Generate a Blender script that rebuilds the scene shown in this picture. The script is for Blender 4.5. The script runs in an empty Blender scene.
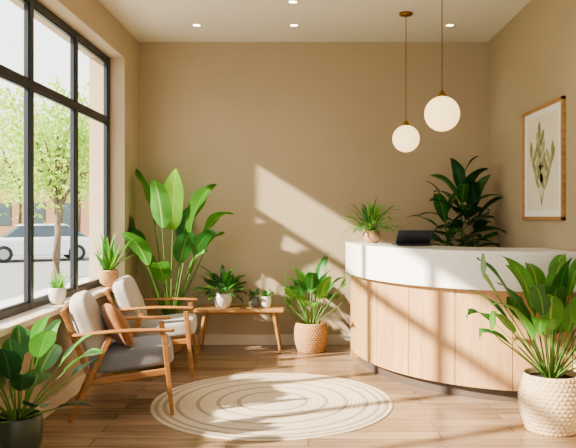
import bpy, bmesh, math, random
from mathutils import Vector, Matrix
pi=math.pi
sc=bpy.context.scene

def lin(c):
    return tuple(((x/255)/12.92 if x/255<=0.04045 else ((x/255+0.055)/1.055)**2.4) for x in c)+(1,)

# ---------------- materials ----------------
def newmat(name):
    m=bpy.data.materials.new(name); m.use_nodes=True
    nt=m.node_tree; b=nt.nodes['Principled BSDF']
    return m,nt,b
def N(nt,t,**kw):
    n=nt.nodes.new(t)
    for k,v in kw.items(): setattr(n,k,v)
    return n
def coords(nt,scale=(1,1,1),kind='Object'):
    tc=N(nt,'ShaderNodeTexCoord'); mp=N(nt,'ShaderNodeMapping')
    mp.inputs['Scale'].default_value=scale
    nt.links.new(tc.outputs[kind],mp.inputs['Vector'])
    return mp.outputs['Vector']
def ramp(nt,fac,stops):
    r=N(nt,'ShaderNodeValToRGB'); e=r.color_ramp.elements
    while len(e)<len(stops): e.new(0.5)
    for el,(p,c) in zip(e,stops): el.position=p; el.color=c
    nt.links.new(fac,r.inputs['Fac']); return r.outputs['Color']
def bump(nt,b,h,strength=0.2,dist=0.01):
    bp=N(nt,'ShaderNodeBump'); bp.inputs['Strength'].default_value=strength; bp.inputs['Distance'].default_value=dist
    nt.links.new(h,bp.inputs['Height']); nt.links.new(bp.outputs['Normal'],b.inputs['Normal'])
def simple(name,c,rough=0.5,metal=0,noise=0.06,nscale=8,bs=0.0):
    m,nt,b=newmat(name); l=lin(c)
    v=coords(nt); n=N(nt,'ShaderNodeTexNoise'); n.inputs['Scale'].default_value=nscale; n.inputs['Detail'].default_value=4
    nt.links.new(v,n.inputs['Vector'])
    d=tuple(x*(1-noise) for x in l[:3])+(1,); u=tuple(min(1,x*(1+noise)) for x in l[:3])+(1,)
    col=ramp(nt,n.outputs['Fac'],[(0.3,d),(0.7,u)])
    nt.links.new(col,b.inputs['Base Color'])
    b.inputs['Roughness'].default_value=rough; b.inputs['Metallic'].default_value=metal
    if bs: bump(nt,b,n.outputs['Fac'],bs,0.005)
    return m
def wood(name,c1,c2,axis='z',rough=0.45,s=1.0):
    m,nt,b=newmat(name)
    sca={'x':(1.2*s,18*s,18*s),'y':(18*s,1.2*s,18*s),'z':(18*s,18*s,1.2*s)}[axis]
    v=coords(nt,sca); n=N(nt,'ShaderNodeTexNoise'); n.inputs['Scale'].default_value=2.2; n.inputs['Detail'].default_value=8; n.inputs['Roughness'].default_value=0.65; n.inputs['Distortion'].default_value=0.4
    nt.links.new(v,n.inputs['Vector'])
    col=ramp(nt,n.outputs['Fac'],[(0.3,lin(c2)),(0.65,lin(c1))])
    nt.links.new(col,b.inputs['Base Color']); b.inputs['Roughness'].default_value=rough
    bump(nt,b,n.outputs['Fac'],0.08,0.003)
    return m
def wallmat(name,c,stripe=True):
    m,nt,b=newmat(name); l=lin(c)
    v=coords(nt,(3,3,160 if stripe else 3)); n=N(nt,'ShaderNodeTexNoise'); n.inputs['Scale'].default_value=1.0; n.inputs['Detail'].default_value=3
    nt.links.new(v,n.inputs['Vector'])
    k=0.015
    col=ramp(nt,n.outputs['Fac'],[(0.3,tuple(x*(1-k) for x in l[:3])+(1,)),(0.7,tuple(min(1,x*(1+k)) for x in l[:3])+(1,))])
    nt.links.new(col,b.inputs['Base Color']); b.inputs['Roughness'].default_value=0.85
    bump(nt,b,n.outputs['Fac'],0.05,0.002)
    return m
def floormat():
    m,nt,b=newmat('floor_planks')
    v=coords(nt); br=N(nt,'ShaderNodeTexBrick'); br.offset=0.37; br.squash=1
    br.inputs['Scale'].default_value=1; br.inputs['Brick Width'].default_value=1.3; br.inputs['Row Height'].default_value=0.13
    br.inputs['Mortar Size'].default_value=0.0025; br.inputs['Mortar Smooth'].default_value=0.2; br.inputs['Bias'].default_value=0
    br.inputs['Color1'].default_value=lin((176,149,122)); br.inputs['Color2'].default_value=lin((140,115,93)); br.inputs['Mortar'].default_value=lin((76,58,47))
    nt.links.new(v,br.inputs['Vector'])
    v2=coords(nt,(1.5,22,1)); n=N(nt,'ShaderNodeTexNoise'); n.inputs['Scale'].default_value=1.6; n.inputs['Detail'].default_value=7; n.inputs['Distortion'].default_value=0.6
    nt.links.new(v2,n.inputs['Vector'])
    g=ramp(nt,n.outputs['Fac'],[(0.3,(0.66,0.64,0.61,1)),(0.68,(1.1,1.1,1.1,1))])
    mx=N(nt,'ShaderNodeMixRGB',blend_type='MULTIPLY'); mx.inputs['Fac'].default_value=1
    nt.links.new(br.outputs['Color'],mx.inputs[1]); nt.links.new(g,mx.inputs[2])
    nt.links.new(mx.outputs['Color'],b.inputs['Base Color'])
    b.inputs['Roughness'].default_value=0.22
    bump(nt,b,br.outputs['Fac'],-0.25,0.003)
    return m
def fabric(name,c,s=260):
    m,nt,b=newmat(name); l=lin(c)
    v=coords(nt); n=N(nt,'ShaderNodeTexNoise'); n.inputs['Scale'].default_value=s; n.inputs['Detail'].default_value=2
    nt.links.new(v,n.inputs['Vector'])
    col=ramp(nt,n.outputs['Fac'],[(0.3,tuple(x*0.82 for x in l[:3])+(1,)),(0.7,tuple(min(1,x*1.12) for x in l[:3])+(1,))])
    nt.links.new(col,b.inputs['Base Color']); b.inputs['Roughness'].default_value=0.95
    b.inputs['Sheen Weight'].default_value=0.15
    bump(nt,b,n.outputs['Fac'],0.3,0.002)
    return m
def leafmat(name,c,rib,rough=0.38,trans=0.25):
    m,nt,b=newmat(name); l=lin(c)
    uv=N(nt,'ShaderNodeUVMap'); sp=N(nt,'ShaderNodeSeparateXYZ'); nt.links.new(uv.outputs['UV'],sp.inputs[0])
    a=N(nt,'ShaderNodeMath',operation='SUBTRACT'); a.inputs[1].default_value=0.5; nt.links.new(sp.outputs['X'],a.inputs[0])
    ab=N(nt,'ShaderNodeMath',operation='ABSOLUTE'); nt.links.new(a.outputs[0],ab.inputs[0])
    ml=N(nt,'ShaderNodeMath',operation='SUBTRACT'); nt.links.new(sp.outputs['Y'],ml.inputs[0])
    hf=N(nt,'ShaderNodeMath',operation='MULTIPLY'); hf.inputs[1].default_value=0.35; nt.links.new(ab.outputs[0],hf.inputs[0]); nt.links.new(hf.outputs[0],ml.inputs[1])
    mk=N(nt,'ShaderNodeMath',operation='MULTIPLY'); mk.inputs[1].default_value=110; nt.links.new(ml.outputs[0],mk.inputs[0])
    sn=N(nt,'ShaderNodeMath',operation='SINE'); nt.links.new(mk.outputs[0],sn.inputs[0])
    n=N(nt,'ShaderNodeTexNoise'); n.inputs['Scale'].default_value=6; v=coords(nt); nt.links.new(v,n.inputs['Vector'])
    base=ramp(nt,n.outputs['Fac'],[(0.3,tuple(x*0.7 for x in l[:3])+(1,)),(0.7,tuple(min(1,x*1.25) for x in l[:3])+(1,))])
    ribf=ramp(nt,ab.outputs[0],[(0.02,(1,1,1,1)),(0.06,(0,0,0,1))])
    mx=N(nt,'ShaderNodeMixRGB'); nt.links.new(ribf,mx.inputs[0]); nt.links.new(base,mx.inputs[1]); mx.inputs[2].default_value=lin(rib)
    nt.links.new(mx.outputs[0],b.inputs['Base Color']); b.inputs['Roughness'].default_value=rough
    bump(nt,b,sn.outputs[0],0.25,0.002)
    tr=N(nt,'ShaderNodeBsdfTranslucent'); tr.inputs['Color'].default_value=tuple(min(1,x*1.9) for x in l[:3])+(1,)
    ms=N(nt,'ShaderNodeMixShader'); ms.inputs[0].default_value=trans
    out=nt.nodes['Material Output']
    nt.links.new(b.outputs[0],ms.inputs[1]); nt.links.new(tr.outputs[0],ms.inputs[2]); nt.links.new(ms.outputs[0],out.inputs['Surface'])
    return m
def emis(name,c,s):
    m,nt,b=newmat(name); b.inputs['Base Color'].default_value=lin(c); b.inputs['Emission Color'].default_value=lin(c); b.inputs['Emission Strength'].default_value=s
    return m
def glassmat(name):
    m=bpy.data.materials.new(name); m.use_nodes=True; nt=m.node_tree; nt.nodes.clear()
    o=N(nt,'ShaderNodeOutputMaterial'); t=N(nt,'ShaderNodeBsdfTransparent'); g=N(nt,'ShaderNodeBsdfGlossy'); g.inputs['Roughness'].default_value=0.02
    x=N(nt,'ShaderNodeMixShader'); x.inputs[0].default_value=0.04; nt.links.new(t.outputs[0],x.inputs[1]); nt.links.new(g.outputs[0],x.inputs[2]); nt.links.new(x.outputs[0],o.inputs['Surface'])
    return m

M={}
M['wall']=wallmat('wall_plaster',(180,163,136))
M['wallL']=wallmat('wall_plaster_left',(190,173,147),False)
M['ceil']=simple('ceiling_paint',(232,226,212),0.9,noise=0.01)
M['trim']=simple('trim_paint',(216,204,184),0.5,noise=0.02)
M['floor']=floormat()
M['frame']=simple('window_frame_dark',(58,62,68),0.4,0.3,0.05)
M['sill']=simple('sill_stone',(220,208,188),0.4,noise=0.03)
M['glass']=glassmat('window_glass')
M['oak']=wood('oak_panel',(200,163,120),(174,136,95),'z',0.42,0.6)
M['oakx']=wood('oak_table',(188,144,96),(156,114,72),'x',0.45)
M['chairwood']=wood('chair_wood',(176,126,78),(138,94,54),'x',0.4)
M['marble']=simple('white_terrazzo',(246,245,241),0.22,noise=0.035,nscale=30)
M['kick']=simple('kick_dark',(90,78,68),0.5)
M['brass']=simple('brass',(150,110,60),0.3,0.9)
M['cord']=simple('cord',(110,84,52),0.6)
M['globe']=emis('globe_glow',(255,224,168),1.7)
M['can']=emis('downlight_glow',(255,240,215),9)
M['white']=simple('white_metal',(240,236,228),0.4,noise=0.01)
M['grey']=fabric('fabric_grey',(132,133,135))
M['greylt']=fabric('fabric_light',(184,176,165))
M['greymid']=fabric('fabric_mid',(172,166,158))
M['rust']=fabric('fabric_rust',(146,98,62))
M['rug']=fabric('rug_jute',(208,192,166),120)
M['rugd']=fabric('rug_jute_dark',(164,146,120),120)
M['basket']=simple('basket_weave',(200,176,142),0.85,noise=0.2,nscale=60,bs=0.3)
M['basketd']=simple('basket_tan',(180,142,102),0.85,noise=0.2,nscale=60,bs=0.3)
M['potw']=simple('ceramic_white',(214,210,202),0.4,noise=0.04)
M['potg']=simple('ceramic_grey',(110,108,104),0.5,noise=0.1)
M['pott']=simple('ceramic_tan',(164,132,102),0.55,noise=0.1)
M['potdg']=simple('ceramic_dark_green',(70,78,62),0.4,noise=0.1)
M['soil']=simple('soil',(62,44,32),0.95,noise=0.3,nscale=60,bs=0.5)
M['stem']=simple('stem_green',(90,126,58),0.5)
M['lf_bright']=leafmat('leaf_bright',(82,140,56),(160,194,104))
M['lf_mid']=leafmat('leaf_mid',(52,106,50),(120,164,86))
M['lf_dark']=leafmat('leaf_dark',(38,80,46),(80,124,66),0.32,0.12)
M['lf_lime']=leafmat('leaf_lime',(118,172,66),(184,206,126),0.4,0.3)
M['black']=simple('laptop_dark',(58,62,68),0.35,0.2)
M['paper']=simple('art_paper',(234,225,206),0.9,noise=0.02)
M['mat']=simple('art_mat',(244,240,232),0.9,noise=0.01)
M['artl']=simple('art_ink_olive',(146,150,106),0.9,noise=0.15)
M['artd']=simple('art_ink_tan',(184,178,136),0.9,noise=0.15)
M['pave']=simple('pavement',(200,196,188),0.9,noise=0.05,nscale=2)
M['asph']=simple('asphalt',(136,136,136),0.9,noise=0.06,nscale=3)
M['grass']=simple('grass',(116,150,72),0.95,noise=0.2,nscale=3)
M['bark']=simple('bark',(112,96,80),0.9,noise=0.2,nscale=12)
M['treeleaf']=leafmat('tree_leaf',(150,176,78),(160,186,90),0.6,0.42)
M['brick']=simple('building_wall',(166,124,106),0.9,noise=0.08,nscale=4)
M['bwin']=simple('building_glass',(74,86,96),0.2)
M['carp']=simple('car_paint',(226,228,230),0.25,noise=0.01)
M['tyre']=simple('tyre',(44,44,46),0.8)
M['rim']=simple('rim',(170,172,176),0.3,0.7)

# ---------------- geometry helpers ----------------
def link(o,parent=None):
    sc.collection.objects.link(o)
    if parent: o.parent=parent
    return o
def empty(name,loc=(0,0,0),rz=0):
    e=bpy.data.objects.new(name,None); e.location=loc; e.rotation_euler=(0,0,rz); e.empty_display_size=0.1
    return link(e)
def mesh(name,V,F,mats,parent=None,smooth=False,mi=None,uv=None):
    me=bpy.data.meshes.new(name); me.from_pydata([tuple(v) for v in V],[],F)
    if not isinstance(mats,(list,tuple)): mats=[mats]
    for m in mats: me.materials.append(m)
    if mi: me.polygons.foreach_set('material_index',mi)
    if smooth: me.polygons.foreach_set('use_smooth',[True]*len(me.polygons))
    if uv:
        ul=me.uv_layers.new(name='UVMap')
        for lp in me.loops: ul.data[lp.index].uv=uv[lp.vertex_index]
    me.update()
    return link(bpy.data.objects.new(name,me),parent)
def fixn(o):
    bm=bmesh.new(); bm.from_mesh(o.data); bmesh.ops.recalc_face_normals(bm,faces=bm.faces); bm.to_mesh(o.data); bm.free()
def box(name,lo,hi,mat,parent=None,bev=0.0,rot=None,seg=2):
    bm=bmesh.new(); bmesh.ops.create_cube(bm,size=1)
    c=[(a+b)/2 for a,b in zip(lo,hi)]; s=[b-a for a,b in zip(lo,hi)]
    for v in bm.verts: v.co=Vector((v.co.x*s[0],v.co.y*s[1],v.co.z*s[2]))
    if bev: bmesh.ops.bevel(bm,geom=bm.edges[:],offset=bev,segments=seg,affect='EDGES',profile=0.5)
    if rot is not None: bmesh.ops.transform(bm,matrix=rot,verts=bm.verts)
    bmesh.ops.translate(bm,vec=c,verts=bm.verts)
    me=bpy.data.meshes.new(name); bm.to_mesh(me); bm.free(); me.materials.append(mat)
    return link(bpy.data.objects.new(name,me),parent)
def beam(name,p0,p1,w,d,mat,parent=None,bev=0.006,up=(0,1,0),taper=1.0):
    p0=Vector(p0);p1=Vector(p1); ax=(p1-p0); L=ax.length; ax.normalize(); u=Vector(up); u=(u-ax*u.dot(ax)).normalized(); t=ax.cross(u)
    bm=bmesh.new(); bmesh.ops.create_cube(bm,size=1)
    for v in bm.verts:
        k=taper if v.co.z>0 else 1
        v.co=Vector((v.co.x*w*k,v.co.y*d*k,v.co.z*L))
    bmesh.ops.bevel(bm,geom=bm.edges[:],offset=bev,segments=3,affect='EDGES',profile=0.5)
    R=Matrix((u,t,ax)).transposed().to_4x4(); R.translation=(p0+p1)/2
    bmesh.ops.transform(bm,matrix=R,verts=bm.verts)
    bmesh.ops.recalc_face_normals(bm,faces=bm.faces)
    me=bpy.data.meshes.new(name); bm.to_mesh(me); bm.free(); me.materials.append(mat)
    return link(bpy.data.objects.new(name,me),parent)
def lathe(name,prof,seg,mat,parent=None,loc=(0,0,0),fn=None,mi=None,mats=None):
    V=[];F=[];n=len(prof);I=[]
    for i,(r,z) in enumerate(prof):
        for k in range(seg):
            a=2*pi*k/seg; rr=r if fn is None else fn(r,z,a,i)
            V.append((loc[0]+rr*math.cos(a),loc[1]+rr*math.sin(a),loc[2]+z))
    for i in range(n-1):
        for k in range(seg):
            k2=(k+1)%seg
            F.append((i*seg+k,i*seg+k2,(i+1)*seg+k2,(i+1)*seg+k)); I.append(mi[i] if mi else 0)
    if prof[0][0]>1e-4: F.append(tuple(range(seg))[::-1]); I.append(0)
    if prof[-1][0]>1e-4: F.append(tuple((n-1)*seg+k for k in range(seg))); I.append(0)
    o=mesh(name,V,F,mats or mat,parent,True,I)
    bm=bmesh.new(); bm.from_mesh(o.data); bmesh.ops.remove_doubles(bm,verts=bm.verts,dist=1e-5); bmesh.ops.recalc_face_normals(bm,faces=bm.faces); bm.to_mesh(o.data); bm.free()
    return o
def tubegeo(V,F,pts,rad,seg=6):
    st=len(V); n=len(pts)
    for i,p in enumerate(pts):
        p=Vector(p); a=Vector(pts[max(0,i-1)]); b=Vector(pts[min(n-1,i+1)]); t=(b-a).normalized()
        u=t.cross(Vector((0,0,1)))
        if u.length<1e-3: u=Vector((1,0,0))
        u.normalize(); w=t.cross(u)
        r=rad[i] if isinstance(rad,(list,tuple)) else rad
        for k in range(seg):
            an=2*pi*k/seg; V.append(p+u*r*math.cos(an)+w*r*math.sin(an))
    for i in range(n-1):
        for k in range(seg):
            k2=(k+1)%seg; F.append((st+i*seg+k,st+i*seg+k2,st+(i+1)*seg+k2,st+(i+1)*seg+k))
def cushion(name,size,mat,parent,loc,rot=(0,0,0),p=6,puff=0.3):
    bm=bmesh.new(); bmesh.ops.create_cube(bm,size=2); bmesh.ops.subdivide_edges(bm,edges=bm.edges[:],cuts=14,use_grid_fill=True)
    for v in bm.verts:
        x,y,z=v.co; nn=(abs(x)**p+abs(y)**p+abs(z)**p)**(1/p); x/=nn;y/=nn;z/=nn
        k=(1-puff)+puff*(1-x*x)*(1-y*y)
        wr=0.012*math.sin(7*x+3*y)*math.cos(5*y-2*x)
        v.co=Vector((x*size[0]/2,y*size[1]/2,z*size[2]/2*k+wr*size[2]))
    for f in bm.faces: f.smooth=True
    me=bpy.data.meshes.new(name); bm.to_mesh(me); bm.free(); me.materials.append(mat)
    o=bpy.data.objects.new(name,me); o.location=loc; o.rotation_euler=rot
    return link(o,parent)

# ---------------- room ----------------
XL,XR,YB,ZC=-1.785,1.90,7.18,3.197
XO=-2.13; YF=-1.2
WY0,WY1,WZ0,WZ1=0.18,6.62,0.70,2.90
box('floor',(XO,YF-0.2,-0.12),(XR+0.2,YB+0.2,0),M['floor'])
box('ceiling',(XO,YF-0.2,ZC),(XR+0.2,YB+0.2,ZC+0.2),M['ceil'])
box('wall_back',(XO,YB,0),(XR+0.2,YB+0.2,ZC),M['wall'])
box('wall_right',(XR,YF-0.2,0),(XR+0.2,YB,ZC),M['wall'])
wl=empty('wall_left')
box('below_window',(XO,YF-0.2,0),(XL,YB,WZ0),M['wallL'],wl)
box('above_window',(XO,YF-0.2,WZ1),(XL,YB,ZC),M['wallL'],wl)
box('pier_far',(XO,WY1,WZ0),(XL,YB,WZ1),M['wallL'],wl)
box('pier_near',(XO,YF-0.2,WZ0),(XL,WY0,WZ1),M['wallL'],wl)
wf=empty('wall_front')
box('header',(XL,YF-0.2,2.7),(XR,YF,ZC),M['wallL'],wf)
box('knee',(XL,YF-0.2,0),(XR,YF,0.3),M['wallL'],wf)
w2=empty('unseen_fill_window')  # unseen glazing-style opening behind the camera, added to let in sky fill light
for i in range(4):
    x=XL+0.03+i*(XR-XL-0.06)/3
    box('mullion_%d'%(i+1),(x-0.03,YF-0.13,0.3),(x+0.03,YF-0.07,2.7),M['frame'],w2)
box('head',(XL,YF-0.13,2.64),(XR,YF-0.07,2.7),M['frame'],w2)
box('foot',(XL,YF-0.13,0.3),(XR,YF-0.07,0.36),M['frame'],w2)
w=empty('window_1'); fx0,fx1=-1.975,-1.925
ys=[WY1-0.03-i*0.92 for i in range(8)]
for i,y in enumerate(ys):
    hw=0.03
    box('mullion_%d'%(i+1),(fx0,y-hw,WZ0),(fx1,y+hw,WZ1),M['frame'],w,0.004)
for nm,z,h in (('rail_bottom',WZ0+0.03,0.03),('transom',2.28,0.026),('rail_top',WZ1-0.03,0.03)):
    box(nm,(fx0+0.003,WY0,z-h),(fx1-0.003,WY1,z+h),M['frame'],w,0.004)
for i in range(7):
    ya,yb=ys[i+1]+0.03,ys[i]-0.03
    for z0,z1 in ((WZ0+0.06,2.254),(2.306,WZ1-0.06)):
        for nm,lo,hi in (('a',(ya,z0),(ya+0.014,z1)),('b',(yb-0.014,z0),(yb,z1)),('c',(ya,z0),(yb,z0+0.014)),('d',(ya,z1-0.014),(yb,z1))):
            box('sash_'+nm,(fx0+0.012,lo[0],lo[1]),(fx1-0.012,hi[0],hi[1]),M['frame'],w)
mesh('glass',[(-1.95,WY0,WZ0+0.05),(-1.95,WY1,WZ0+0.05),(-1.95,WY1,WZ1-0.05),(-1.95,WY0,WZ1-0.05)],[(0,1,2,3)],M['glass'],w)
box('trim_1',(XO-0.03,WY0,WZ0-0.03),(XL+0.03,WY1,WZ0+0.012),M['sill'],None,0.005)
box('baseboard_back',(XL,YB-0.016,0),(XR,YB,0.11),M['trim'],None,0.004)
box('baseboard_left',(XL,YF,0),(XL+0.016,YB-0.016,0.11),M['trim'],None,0.004)
box('baseboard_right',(XR-0.016,YF,0),(XR,YB-0.016,0.11),M['trim'],None,0.004)

for x,y in ((-1.07,6.54),(-0.135,6.54),(1.365,6.54),(-0.13,5.82),(-1.07,5.0),(1.36,4.6),(-0.13,4.2)):
    e=empty('recessed_ceiling_light',(x,y,ZC))
    lathe('trim_ring',[(0.035,-0.001),(0.038,-0.006),(0.052,-0.005),(0.056,0.0)],32,M['white'],e)
    lathe('lens',[(0.0001,-0.002),(0.036,-0.002)],32,M['can'],e)
    l=bpy.data.lights.new('spot','SPOT'); l.energy=9; l.spot_size=1.9; l.spot_blend=0.8; l.color=(1,0.9,0.76); l.shadow_soft_size=0.04
    o=bpy.data.objects.new('spot',l); o.location=(0,0,-0.02); link(o,e)

def pendant(x,y,z,r):
    e=empty('pendant_lamp',(x,y,ZC)); d=z-ZC
    prof=[(max(1e-5,r*math.sin(pi*i/24)),d-r*math.cos(pi*i/24)) for i in range(25)]
    lathe('globe',prof,40,M['globe'],e)
    lathe('cap',[(1e-5,d+r+0.045),(0.012,d+r+0.045),(0.016,d+r+0.03),(0.03,d+r+0.012),(0.036,d+r*0.955),(0.03,d+r*0.94)],28,M['brass'],e)
    lathe('cord',[(0.0035,d+r+0.04),(0.0035,-0.02)],10,M['cord'],e)
    lathe('canopy',[(1e-5,-0.035),(0.02,-0.034),(0.058,-0.022),(0.062,-0.001)],32,M['brass'],e)
pendant(0.886,6.15,2.06,0.122)
pendant(1.047,5.31,2.16,0.137)

# ---------------- rug ----------------
R=0.88; prof=[];mi=[]
nr=30
for i in range(nr):
    for k in range(5):
        t=k/5; r=R*(i+t)/nr
        prof.append((max(r,1e-5),0.003+0.004*abs(math.sin(pi*t))**0.6)); mi.append(1 if (i in(28,26,23,18,13,8)) else 0)
prof.append((R,0.003)); prof.append((R,0.0005)); mi+= [0]
lathe('round_jute_rug',prof,160,None,None,(-0.26,5.0,0.0),None,mi,[M['rug'],M['rugd']])

# ---------------- reception desk ----------------
CX,CY=1.75,6.55
DB=0.09
def ell(a,b,n=64,t0=0,t1=pi/2,wall=True):
    b=b+DB
    p=[(CX-a*math.cos(t0+(t1-t0)*i/n),CY-b*math.sin(t0+(t1-t0)*i/n)) for i in range(n+1)]
    if wall: p.append((XR-0.005,CY-b*math.sin(t1)))
    return p
def ring(name,outer,inner,z0,z1,mat,parent,bev=0):
    n=len(outer); V=[];F=[]
    for (p,z) in ((outer,z0),(outer,z1),(inner,z1),(inner,z0)):
        V+= [(x,y,z) for x,y in p]
    for j in range(4):
        a=j*n; b=((j+1)%4)*n
        for i in range(n-1): F.append((a+i,a+i+1,b+i+1,b+i))
    F.append((0,n,2*n,3*n)); F.append((n-1,2*n-1,3*n-1,4*n-1))
    o=mesh(name,V,F,mat,parent); fixn(o)
    if bev:
        m=o.modifiers.new('b','BEVEL'); m.width=bev; m.segments=3; m.limit_method='ANGLE'; m.angle_limit=0.9
    return o
desk=empty('reception_desk')
ring('kick_base',ell(1.27,1.51),ell(1.19,1.43),0.0,0.1,M['kick'],desk)
ring('carcass',ell(1.325,1.575),ell(1.24,1.49),0.1,0.85,M['kick'],desk)
arc=ell(1.34,1.59,600)
L=[0]
for i in range(1,len(arc)): L.append(L[-1]+math.dist(arc[i],arc[i-1]))
npan=6
for k in range(npan):
    s0=L[-1]*k/npan+0.002; s1=L[-1]*(k+1)/npan-0.002
    o_=[];i_=[]
    def at(s):
        for i in range(1,len(L)):
            if L[i]>=s:
                f=(s-L[i-1])/(L[i]-L[i-1]+1e-9); a,b=arc[i-1],arc[i]
                p=Vector((a[0]+(b[0]-a[0])*f,a[1]+(b[1]-a[1])*f)); t=Vector((b[0]-a[0],b[1]-a[1])).normalized()
                return p,Vector((-t.y,t.x))
    for q in range(21):
        p,nm=at(s0+(s1-s0)*q/20); o_.append(tuple(p)); i_.append(tuple(p+nm*0.022))
    ring('oak_panel_%d'%(k+1),o_,i_,0.1,0.85,M['oak'],desk,0.002)
ring('marble_counter',ell(1.39,1.66),ell(0.85,1.05),1.065,1.11,M['marble'],desk,0.006)
ring('marble_fascia',ell(1.388,1.658),ell(1.33,1.59),0.825,1.068,M['marble'],desk,0.006)
ring('work_surface',ell(1.24,1.49),ell(0.70,0.90),0.72,0.75,M['oak'],desk)
box('end_panel',(CX-1.335,CY,0.0),(CX-0.86,CY+0.03,1.065),M['oak'],desk,0.003)
lp=empty('laptop',(0.88,5.78,1.1135),0.12)
box('base',(-0.15,-0.10,0),(0.15,0.10,0.014),M['black'],lp,0.004)
box('screen',(-0.15,-0.165,0.06),(0.15,0.005,0.068),M['black'],lp,0.003,Matrix.Rotation(math.radians(-50),4,'X'))

# ---------------- armchairs ----------------
def armchair(x,y,rz,back,seat,pillow):
    e=empty('armchair',(x,y,0),rz); W=M['chairwood']
    for s,sn in ((-1,'near'),(1,'far')):
        yy=0.29*s
        beam('leg_front_'+sn,(0.275,yy,0.56),(0.33,yy,0.0),0.03,0.042,W,e,taper=0.6)
        beam('leg_rear_'+sn,(-0.08,yy,0.555),(-0.335,yy,0.0),0.03,0.042,W,e,taper=0.6)
        V=[];F=[];n=16
        for i in range(n+1):
            t=i/n; xx=-0.33+0.68*t; z=0.562+0.016*math.sin(pi*t)+0.012*(t); hw=0.022+0.012*math.sin(pi*min(1,t*1.1))
            for dy,dz in ((-hw,0.004),(-hw*0.8,0.022),(hw*0.8,0.022),(hw,0.004),(hw*0.8,-0.004),(-hw*0.8,-0.004)): V.append((xx,yy+dy,z+dz))
        for i in range(n):
            for k in range(6): F.append((i*6+k,i*6+(k+1)%6,(i+1)*6+(k+1)%6,(i+1)*6+k))
        F.append(tuple(range(6))); F.append(tuple(n*6+k for k in range(6))[::-1])
        o=mesh('armrest_'+sn,V,F,W,e,True); fixn(o)
        m=o.modifiers.new('s','SUBSURF'); m.levels=1; m.render_levels=1
        beam('side_rail_'+sn,(-0.24,yy*0.97,0.255),(0.30,yy*0.97,0.305),0.028,0.045,W,e)
        beam('back_post_'+sn,(-0.20,yy*0.86,0.25),(-0.385,yy*0.86,0.74),0.026,0.03,W,e)
    beam('rail_front',(0.29,-0.285,0.30),(0.29,0.285,0.30),0.028,0.045,W,e,up=(1,0,0))
    beam('rail_rear',(-0.20,-0.285,0.262),(-0.20,0.285,0.262),0.028,0.045,W,e,up=(1,0,0))
    beam('back_rail_top',(-0.385,-0.26,0.72),(-0.385,0.26,0.72),0.022,0.045,W,e,up=(1,0,0))
    beam('back_rail_mid',(-0.315,-0.26,0.54),(-0.315,0.26,0.54),0.02,0.04,W,e,up=(1,0,0))
    cushion('seat_cushion',(0.57,0.53,0.17),seat,e,(0.06,0,0.385),(0,math.radians(-5),0),p=7,puff=0.2)
    cushion('back_cushion',(0.47,0.53,0.19),back,e,(-0.225,0,0.60),(0,math.radians(-110),0),p=5,puff=0.3)
    if pillow:
        cushion('throw_pillow',(0.34,0.36,0.14),pillow,e,(-0.04,-0.08,0.60),(0.2,math.radians(-118),0.0),p=3.6,puff=0.55)
    return e
armchair(-1.315,4.84,math.radians(14),M['greylt'],M['grey'],M['rust'])
armchair(-1.335,6.00,math.radians(6),M['greylt'],M['greymid'],None)

# ---------------- bench ----------------
b=empty('wooden_bench',(-0.685,6.88,0))
box('top',(-0.445,-0.17,0.405),(0.445,0.17,0.435),M['oakx'],b,0.006)
for sx in(-1,1):
    for sy in(-1,1):
        beam('leg',(0.34*sx,0.12*sy,0.405),(0.41*sx,0.14*sy,0.0),0.032,0.032,M['oakx'],b,taper=0.7)
    beam('cross_bar',(0.348*sx,-0.12,0.37),(0.348*sx,0.12,0.37),0.02,0.04,M['oakx'],b,up=(1,0,0))
beam('stretcher',(-0.34,0,0.385),(0.34,0,0.385),0.03,0.03,M['oakx'],b)

# ---------------- plants ----------------
def blade(V,F,UV,I,p,az,el,L,W,droop,mi,fold=0.25,roll=0,pp=0.75,q=0.8,wav=0.0,n=12,ph=0,azb=0):
    st=len(V); p=Vector(p); ds=L/n
    for i in range(n+1):
        t=i/n; e=el-droop*t*t; a=az+azb*t
        d=Vector((math.cos(a)*math.cos(e),math.sin(a)*math.cos(e),math.sin(e)))
        if i: p=p+d*ds
        side=Vector((-math.sin(a),math.cos(a),0)); up=side.cross(d)*-1
        if up.z<0 and abs(e)<pi/2: up=-up
        r=roll*(0.4+0.6*t); s2=side*math.cos(r)+up*math.sin(r); u2=up*math.cos(r)-side*math.sin(r)
        w=W/2*max(0.0,math.sin(pi*min(1,(0.02+0.98*t))**pp))**q
        if i==n: w=0.0008
        for u in(-1,-0.5,0,0.5,1):
            V.append(p+s2*(u*w)+u2*(fold*abs(u)*w*(1-0.3*abs(u)) + wav*W*abs(u)*math.sin(t*11+ph+u*2)))
            UV.append((0.5+u*0.5,t))
    for i in range(n):
        for k in range(4):
            a=st+i*5+k; F.append((a,a+1,a+6,a+5)); I.append(mi)
def stalk(V,F,UV,I,p,az,el,L,r0,r1,bend,mi,n=5):
    p=Vector(p); pts=[p.copy()]
    for i in range(n):
        e=el-bend*((i+1)/n); d=Vector((math.cos(az)*math.cos(e),math.sin(az)*math.cos(e),math.sin(e))); p=p+d*(L/n); pts.append(p.copy())
    s=len(V); f0=len(F)
    tubegeo(V,F,pts,[r0+(r1-r0)*i/n for i in range(n+1)],6)
    UV+=[(0.9,0.5)]*(len(V)-s); I+=[mi]*(len(F)-f0)
    return p,el-bend
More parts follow.
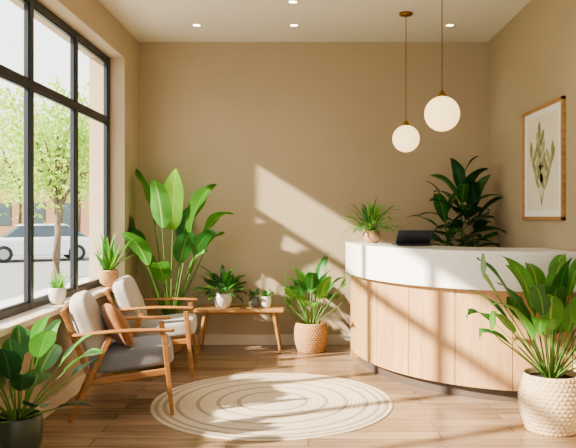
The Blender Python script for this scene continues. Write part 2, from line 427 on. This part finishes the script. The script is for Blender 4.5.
def clampv(V,off,lim):
    for v in V:
        if v[0]+off.x<lim[0]: v[0]=lim[0]-off.x+0.015*math.tanh((v[0]+off.x-lim[0])*4)+0.015
        if v[0]+off.x>lim[1]: v[0]=lim[1]-off.x-0.015+0.015*math.tanh((v[0]+off.x-lim[1])*4)
        if v[1]+off.y>lim[2]: v[1]=lim[2]-off.y-0.015+0.015*math.tanh((v[1]+off.y-lim[2])*4)
        if len(lim)>3 and v[2]+off.z<lim[3]: v[2]=lim[3]-off.z
def foliage(parent,specs,z0,mats,seed,lim=None,name='foliage'):
    rng=random.Random(seed); V=[];F=[];UV=[];I=[]; off=parent.location
    for sp in specs:
        az=sp['az'];el=sp['el']
        r=sp.get('r',0.03); p=(r*math.cos(az)+sp.get('x',0),r*math.sin(az)+sp.get('y',0),z0)
        if sp.get('st',0)>0:
            p,el=stalk(V,F,UV,I,p,az,el,sp['st'],sp.get('sr',0.006),sp.get('sr',0.006)*0.6,sp.get('sb',0.15),0)
        blade(V,F,UV,I,p,az,el-sp.get('kick',0),sp['L'],sp['W'],sp['dr'],sp.get('m',1),sp.get('fold',0.3),sp.get('roll',0),sp.get('pp',0.75),sp.get('q',0.8),sp.get('wav',0.03),ph=rng.random()*6,azb=sp.get('azb',0))
    if lim: clampv(V,off,lim)
    return mesh(name,V,F,mats,parent,True,I,UV)
def rosette(seed,n,el=(0.4,1.5),st=(0,0),L=(0.3,0.4),W=0.05,dr=(0.4,1.0),ms=(1,2),**kw):
    rng=random.Random(seed); out=[]
    for i in range(n):
        t=i/(n-1) if n>1 else 0
        az=i*2.39996+rng.uniform(-0.25,0.25)
        e=el[1]+(el[0]-el[1])*t+rng.uniform(-0.08,0.08)
        d=dict(az=az,el=e,st=rng.uniform(*st),L=rng.uniform(*L),W=W*rng.uniform(0.85,1.12),dr=rng.uniform(*dr),m=rng.choice(ms),roll=rng.uniform(-0.5,0.5),azb=rng.uniform(-0.3,0.3))
        d.update(kw); out.append(d)
    return out
def wovenpot(parent,r0,rm,r1,h,mat,rows=12,seg=144):
    prof=[]
    n=rows*6
    for i in range(n+1):
        t=i/n; base=(1-t)**2*r0+2*t*(1-t)*(rm*2-(r0+r1)/2)+t*t*r1
        prof.append((base,h*t))
    def fn(r,z,a,i):
        if i>n: return r
        row=i//6; ph=(i%6)/6
        return r+0.006*abs(math.sin(pi*ph))**0.7*(0.7+0.6*math.sin(a*36+row*pi))
    prof+= [(r1-0.004,h+0.004),(r1-0.014,h),(r1-0.016,h-0.035)]
    lathe('basket',prof,seg,mat,parent,fn=fn)
    lathe('soil',[(1e-5,h-0.025),(r1-0.012,h-0.03)],32,M['soil'],parent)
def ceramic(parent,r0,rm,r1,h,mat):
    prof=[(r0*0.9,0)]
    for i in range(17):
        t=i/16; prof.append(((1-t)**2*r0+2*t*(1-t)*(rm*2-(r0+r1)/2)+t*t*r1,0.002+(h-0.002)*t))
    prof+=[(r1-0.003,h+0.003),(r1-0.009,h),(r1-0.011,h-0.03)]
    lathe('pot',prof,48,mat,parent)
    lathe('soil',[(1e-5,h-0.014),(r1-0.008,h-0.018)],32,M['soil'],parent)
LM=[M['stem'],M['lf_bright'],M['lf_mid'],M['lf_dark'],M['lf_lime']]
lim=(XL+0.02,XR-0.02,YB-0.02)

# corner bird of paradise
e=empty('potted_bird_of_paradise',(-1.38,6.82,0)); ceramic(e,0.12,0.17,0.16,0.34,M['pott'])
S=[]
for az,el,st,L,W,dr,m,roll in (
 (2.9,1.45,0.94,0.66,0.24,0.6,1,1.0),(0.15,1.42,0.90,0.58,0.25,0.8,1,-0.8),(-1.2,1.48,0.92,0.64,0.25,0.3,4,0.5),(-1.7,1.38,0.96,0.54,0.22,0.7,1,-0.2),
 (0.05,1.25,0.86,0.44,0.20,1.3,1,-0.5),(3.1,1.14,0.84,0.46,0.20,1.1,2,0.6),(-0.5,1.2,0.72,0.36,0.18,1.1,2,-0.6),(0.5,1.15,0.72,0.34,0.16,0.9,1,-0.6),
 (-2.3,1.2,0.62,0.46,0.19,1.0,1,0.7),(1.3,1.3,0.8,0.45,0.18,0.6,2,0.2),(-1.6,1.05,0.5,0.36,0.18,1.1,1,0.3),(-0.9,1.3,0.62,0.40,0.19,0.9,2,-0.5),
 (2.6,1.2,0.5,0.42,0.17,0.9,1,0.3),(-0.1,1.28,0.5,0.32,0.16,1.0,1,0.5),(3.3,1.3,0.66,0.42,0.19,0.9,2,-0.5)):
    S.append(dict(az=az,el=el,st=st,L=L,W=W,dr=dr,m=m,roll=roll,sr=0.011,sb=0.05,wav=0.06,fold=0.3,pp=0.8,q=0.7,r=0.03))
foliage(e,S,0.31,LM,3,lim)

# sill spiky plant
e=empty('potted_yucca',(-1.835,6.26,0.713)); wovenpot(e,0.055,0.08,0.08,0.15,M['basketd'],8,96)
foliage(e,rosette(5,34,(0.6,1.52),(0,0),(0.28,0.42),0.036,(0.1,0.5),(1,4,2),r=0.015,pp=0.6),0.13,LM,5,(-1.905,5,6.58,0.86))
# sill small plant
e=empty('potted_grass',(-1.85,5.02,0.713)); ceramic(e,0.045,0.06,0.06,0.12,M['potw'])
foliage(e,rosette(8,40,(0.7,1.5),(0,0),(0.10,0.17),0.014,(0.1,0.5),(1,4),r=0.02,pp=0.6),0.10,LM,8,(-1.905,5,YB))
# bench plants
e=empty('potted_fern',(-0.86,6.88,0.436)); ceramic(e,0.06,0.09,0.075,0.14,M['potw'])
foliage(e,rosette(11,40,(0.15,1.4),(0.08,0.15),(0.16,0.25),0.06,(0.5,1.1),(1,2,3),r=0.015,sr=0.003,pp=0.7),0.12,LM,11,(-1.14,-0.62,YB-0.02,0.45))
e=empty('small_potted_plant',(-0.545,6.90,0.436)); ceramic(e,0.04,0.055,0.05,0.10,M['potg'])
foliage(e,rosette(12,20,(0.3,1.4),(0.03,0.06),(0.05,0.08),0.035,(0.3,0.8),(2,3),r=0.01,sr=0.002),0.085,LM,12,(-0.60,-0.49,YB-0.02))
e=empty('small_potted_plant',(-0.42,6.86,0.436)); ceramic(e,0.035,0.05,0.045,0.115,M['potw'])
foliage(e,rosette(13,16,(0.5,1.4),(0.01,0.04),(0.05,0.08),0.03,(0.3,0.8),(2,1),r=0.01,sr=0.002),0.10,LM,13,(-0.475,5,YB-0.02))
# floor basket plant mid
e=empty('potted_dieffenbachia',(0.03,6.84,0)); wovenpot(e,0.125,0.165,0.15,0.29,M['basketd'],13)
foliage(e,rosette(27,26,(0.6,1.55),(0.26,0.54),(0.24,0.36),0.125,(0.7,1.4),(1,1,2,2),r=0.03,sr=0.006,pp=0.7),0.26,LM,21,(-0.235,0.375,YB-0.02))
# counter plant
e=empty('potted_spider_plant',(0.585,6.28,1.111)); ceramic(e,0.055,0.085,0.06,0.115,M['pott'])
foliage(e,rosette(31,130,(0.2,1.5),(0.08,0.20),(0.10,0.18),0.022,(0.4,1.4),(1,2,4,2),r=0.015,sr=0.0015,pp=0.6),0.10,LM,31,lim+(1.115,))
# tall plant behind desk
e=empty('potted_rubber_plant',(1.50,6.64,0)); ceramic(e,0.13,0.17,0.17,0.42,M['potg'])
rng=random.Random(47)
V=[];F=[]
stems=((0.0,0,1.20,22),(0.15,0.05,1.02,13),(-0.17,-0.03,0.95,14))
for (bx,by,h,n) in stems:
    tubegeo(V,F,[(bx*.4,by,0.38),(bx*.7,by,0.38+h*0.5),(bx,by,0.38+h)],[0.014,0.011,0.006],8)
mesh('trunks',V,F,LM,e,True,[0]*len(F),[(0.9,0.5)]*len(V))
V=[];F=[];UV=[];I=[]
for (bx,by,h,n) in stems:
    for i in range(n):
        t=i/(n-1); z=0.38+h*(0.5+0.5*t); az=i*2.4+bx*20; el=0.35+1.0*t**2
        p,e2=stalk(V,F,UV,I,(bx*(.7+.3*t),by,z),az,el+0.3,0.09,0.005,0.003,0.2,0)
        blade(V,F,UV,I,p,az,el,0.42-0.06*t,0.125,1.0,rng.choice((3,3,2)),0.3,rng.uniform(-.5,.5),0.8,0.8,0.03,ph=i)
clampv(V,e.location,lim)
mesh('foliage',V,F,LM,e,True,I,UV)
# right front plant
e=empty('potted_peace_lily',(1.55,4.34,0)); wovenpot(e,0.15,0.195,0.17,0.36,M['basket'],14)
S=rosette(52,36,(0.66,1.54),(0.28,0.62),(0.34,0.46),0.135,(0.7,1.6),(1,1,2,2),r=0.03,sr=0.006,pp=0.75)
o=foliage(e,S,0.33,LM,52,(1.10,XR-0.03,4.75))
# left front plant
e=empty('potted_ficus',(-1.62,3.80,0)); ceramic(e,0.09,0.13,0.125,0.25,M['potdg'])
S=rosette(61,24,(0.35,1.5),(0.16,0.46),(0.19,0.26),0.13,(0.3,0.9),(1,2,3,1),r=0.03,sr=0.006,pp=0.9,q=0.6)
foliage(e,S,0.23,LM,61,(XL+0.03,5,9))

# ---------------- framed art on right wall ----------------
a=empty('framed_botanical_print',(XR,5.475,1.79)); hw,hh=0.465,0.46; ft=0.027
for nm,lo,hi in (('frame_top',(-0.03,-hw,hh-ft),(0,hw,hh)),('frame_bottom',(-0.03,-hw,-hh),(0,hw,-hh+ft)),('frame_a',(-0.03,-hw,-hh),(0,-hw+ft,hh)),('frame_b',(-0.03,hw-ft,-hh),(0,hw,hh))):
    box(nm,lo,hi,M['oakx'],a,0.003)
box('mat_board',(-0.015,-hw+ft,-hh+ft),(-0.002,hw-ft,hh-ft),M['mat'],a)
box('print',(-0.017,-hw+0.11,-hh+0.08),(-0.0145,hw-0.11,hh-0.08),M['paper'],a)
V=[];F=[];I=[]
def flatleaf(y,z,ang,L,W,m,x=-0.0185):
    st=len(V); n=8
    for i in range(n+1):
        t=i/n; w_=W/2*math.sin(pi*t)**0.8+0.0004; cy=y+math.cos(ang)*L*t; cz=z+math.sin(ang)*L*t
        V.append((x,cy-math.sin(ang)*w_,cz+math.cos(ang)*w_)); V.append((x,cy+math.sin(ang)*w_,cz-math.cos(ang)*w_))
    for i in range(n): F.append((st+2*i,st+2*i+1,st+2*i+3,st+2*i+2)); I.append(m)
for bx,top,sl in ((0.0,0.20,0.05),(0.15,0.06,0.09),(-0.15,0.02,-0.09)):
    z=-0.35
    for i in range(24):
        t=i/23; f=z+(top-z)*t; yy=bx*t+sl*t*t
        V+=[(-0.018,yy-0.004,f),(-0.018,yy+0.004,f),(-0.018,yy+0.008,f+0.03),(-0.018,yy,f+0.03)]; n=len(V); F.append((n-4,n-3,n-2,n-1)); I.append(0)
        if t>0.3 and i%4==0:
            for s in(-1,1): flatleaf(yy,f,pi/2+s*0.6,0.20-0.04*t,0.06,(i//4+(s>0))%2,-0.0185-0.0001*i)
    flatleaf(yy,top,pi/2-sl,0.14,0.055,0,-0.022)
mesh('botanical_drawing',V,F,[M['artl'],M['artd']],a,False,I)

# ---------------- exterior ----------------
GZ=-0.45
box('sidewalk',(-6.5,-20,GZ-0.1),(XO-0.02,60,GZ-0.005),M['pave'])
box('street',(-14,-20,GZ-0.1),(-6.5,60,GZ-0.02),M['asph'])
box('lawn',(-60,-20,GZ-0.1),(-14,60,GZ-0.005),M['grass'])
def tree(x,y,h,r,seed):
    e=empty('street_tree',(x,y,GZ+0.01)); rng=random.Random(seed); V=[];F=[]
    top=Vector((0,0,h*0.45)); tubegeo(V,F,[(0,0,0),(0,0,h*0.1),(0.05,0,h*0.25),top,(0,0.1,h*0.8)],[0.14,0.12,0.10,0.08,0.03],8)
    cl=[]
    for i in range(16):
        a=rng.uniform(0,2*pi); q=Vector((math.cos(a)*r*rng.uniform(.2,.8),math.sin(a)*r*rng.uniform(.2,.8),h*rng.uniform(0.42,0.95)))
        tubegeo(V,F,[top*rng.uniform(.7,1.1),top.lerp(q,0.5)+Vector((0,0,.2)),q],[0.05,0.03,0.012],5); cl.append(q)
    mesh('trunk',V,F,M['bark'],e,True)
    V=[];F=[];UV=[]
    for q in cl:
        for k in range(230):
            d=Vector((rng.gauss(0,1),rng.gauss(0,1),rng.gauss(0,.8)))*r*0.22+q
            d.z=max(d.z,1.2)
            s=rng.uniform(.05,.11); u=Vector((rng.uniform(-1,1),rng.uniform(-1,1),rng.uniform(-1,1))).normalized(); v=u.orthogonal().normalized()
            n=len(V); V+=[d-u*s,d-v*s*.5,d+u*s,d+v*s*.5]; UV+=[(0.7,0),(0.3,.5),(.7,1),(.9,.5)]; F.append((n,n+1,n+2,n+3))
    mesh('crown',V,F,M['treeleaf'],e,False,None,UV)
for i,(x,y,h,r) in enumerate(((-7.4,20,5.4,1.8),(-14.5,27,7.0,2.7),(-18.5,36,8,3.2),(-12.5,37,8,3.2),(-19.5,46,8.5,3.6),(-24,44,8.5,3.6),(-16,44,8,3.2))):
    tree(x,y,h,r,100+i)
bd=empty('brick_building',(-24,54,GZ))
box('facade',(-8,0,0),(10,6,6.5),M['brick'],bd)
for i in range(6):
    for j in range(2):
        box('window_pane',(-6.5+i*2.7,-0.05,1.0+j*2.9),(-5.0+i*2.7,0.02,2.8+j*2.9),M['bwin'],bd)
box('cornice',(-8.2,-0.3,6.3),(10.2,6,6.7),M['trim'],bd)

c=empty('parked_car',(-10.9,27.5,GZ-0.02),math.radians(28))
def extr(name,prof,w0,w1,mat,zmid):
    n=len(prof);V=[];F=[]
    for s in(-1,1):
        for x,z in prof: V.append((x,s*(w0 if z<zmid else w1),z))
    for i in range(n): F.append((i,(i+1)%n,n+(i+1)%n,n+i))
    F.append(tuple(range(n))[::-1]); F.append(tuple(range(n,2*n)))
    o=mesh(name,V,F,mat,c); fixn(o); m=o.modifiers.new('b','BEVEL'); m.width=0.05; m.segments=3; return o
extr('body',[(-2.15,0.35),(-2.2,0.62),(-2.1,0.88),(-1.3,0.96),(1.2,0.98),(2.0,0.93),(2.15,0.80),(2.18,0.40),(2.0,0.25),(-2.0,0.25)],0.9,0.86,M['carp'],0.9)
extr('greenhouse',[(-1.45,0.9),(-0.75,1.42),(0.95,1.44),(1.9,0.9)],0.80,0.64,M['bwin'],1.2)
extr('roof',[(-0.85,1.40),(-0.7,1.47),(0.9,1.49),(1.1,1.41)],0.66,0.62,M['carp'],1.45)
for sx in(-1.35,1.35):
    for s in(-1,1):
        pr=[(0.0001,-0.1),(0.2,-0.1),(0.31,-0.1),(0.33,-0.07),(0.33,0.07),(0.31,0.1),(0.2,0.1),(0.0001,0.1)]
        o=lathe('wheel',pr,28,None,c,mi=[1,0,0,0,0,0,1,0],mats=[M['tyre'],M['rim']])
        o.rotation_euler=(pi/2,0,0); o.location=(sx,0.84*s,0.33)
for s in(-1,1): box('lamp',(-2.2,s*0.65-0.16,0.66),(-2.1,s*0.65+0.16,0.78),M['rim'],c,0.02)

# ---------------- lights ----------------
s=bpy.data.lights.new('sun','SUN'); s.energy=17; s.angle=math.radians(1.5); s.color=(1.0,0.91,0.75)
so=bpy.data.objects.new('sun',s); so.rotation_euler=Vector((1,0.45,-0.63)).to_track_quat('-Z','Y').to_euler(); so.location=(-10,-3,8); link(so)
wd=bpy.data.worlds.new('world'); sc.world=wd; wd.use_nodes=True; nt=wd.node_tree; bg=nt.nodes['Background']
tc=N(nt,'ShaderNodeTexCoord'); sp=N(nt,'ShaderNodeSeparateXYZ'); nt.links.new(tc.outputs['Generated'],sp.inputs[0])
col=ramp(nt,sp.outputs['Z'],[(0.0,(1.0,0.97,0.91,1)),(0.6,(0.92,0.95,1.0,1))])
nt.links.new(col,bg.inputs['Color']); bg.inputs['Strength'].default_value=2.5

# ---------------- camera ----------------
cam=bpy.data.cameras.new('camera'); cam.sensor_width=36; cam.lens=680/576*36; cam.shift_x=-20/576; cam.shift_y=-9/576; cam.clip_end=300
co=bpy.data.objects.new('camera',cam); co.location=(0,0,1.37); co.rotation_euler=(pi/2,0,0); link(co); sc.camera=co
sc.view_settings.view_transform='AgX'
try: sc.view_settings.look='AgX - Medium High Contrast'
except Exception: pass
sc.view_settings.exposure=0.05
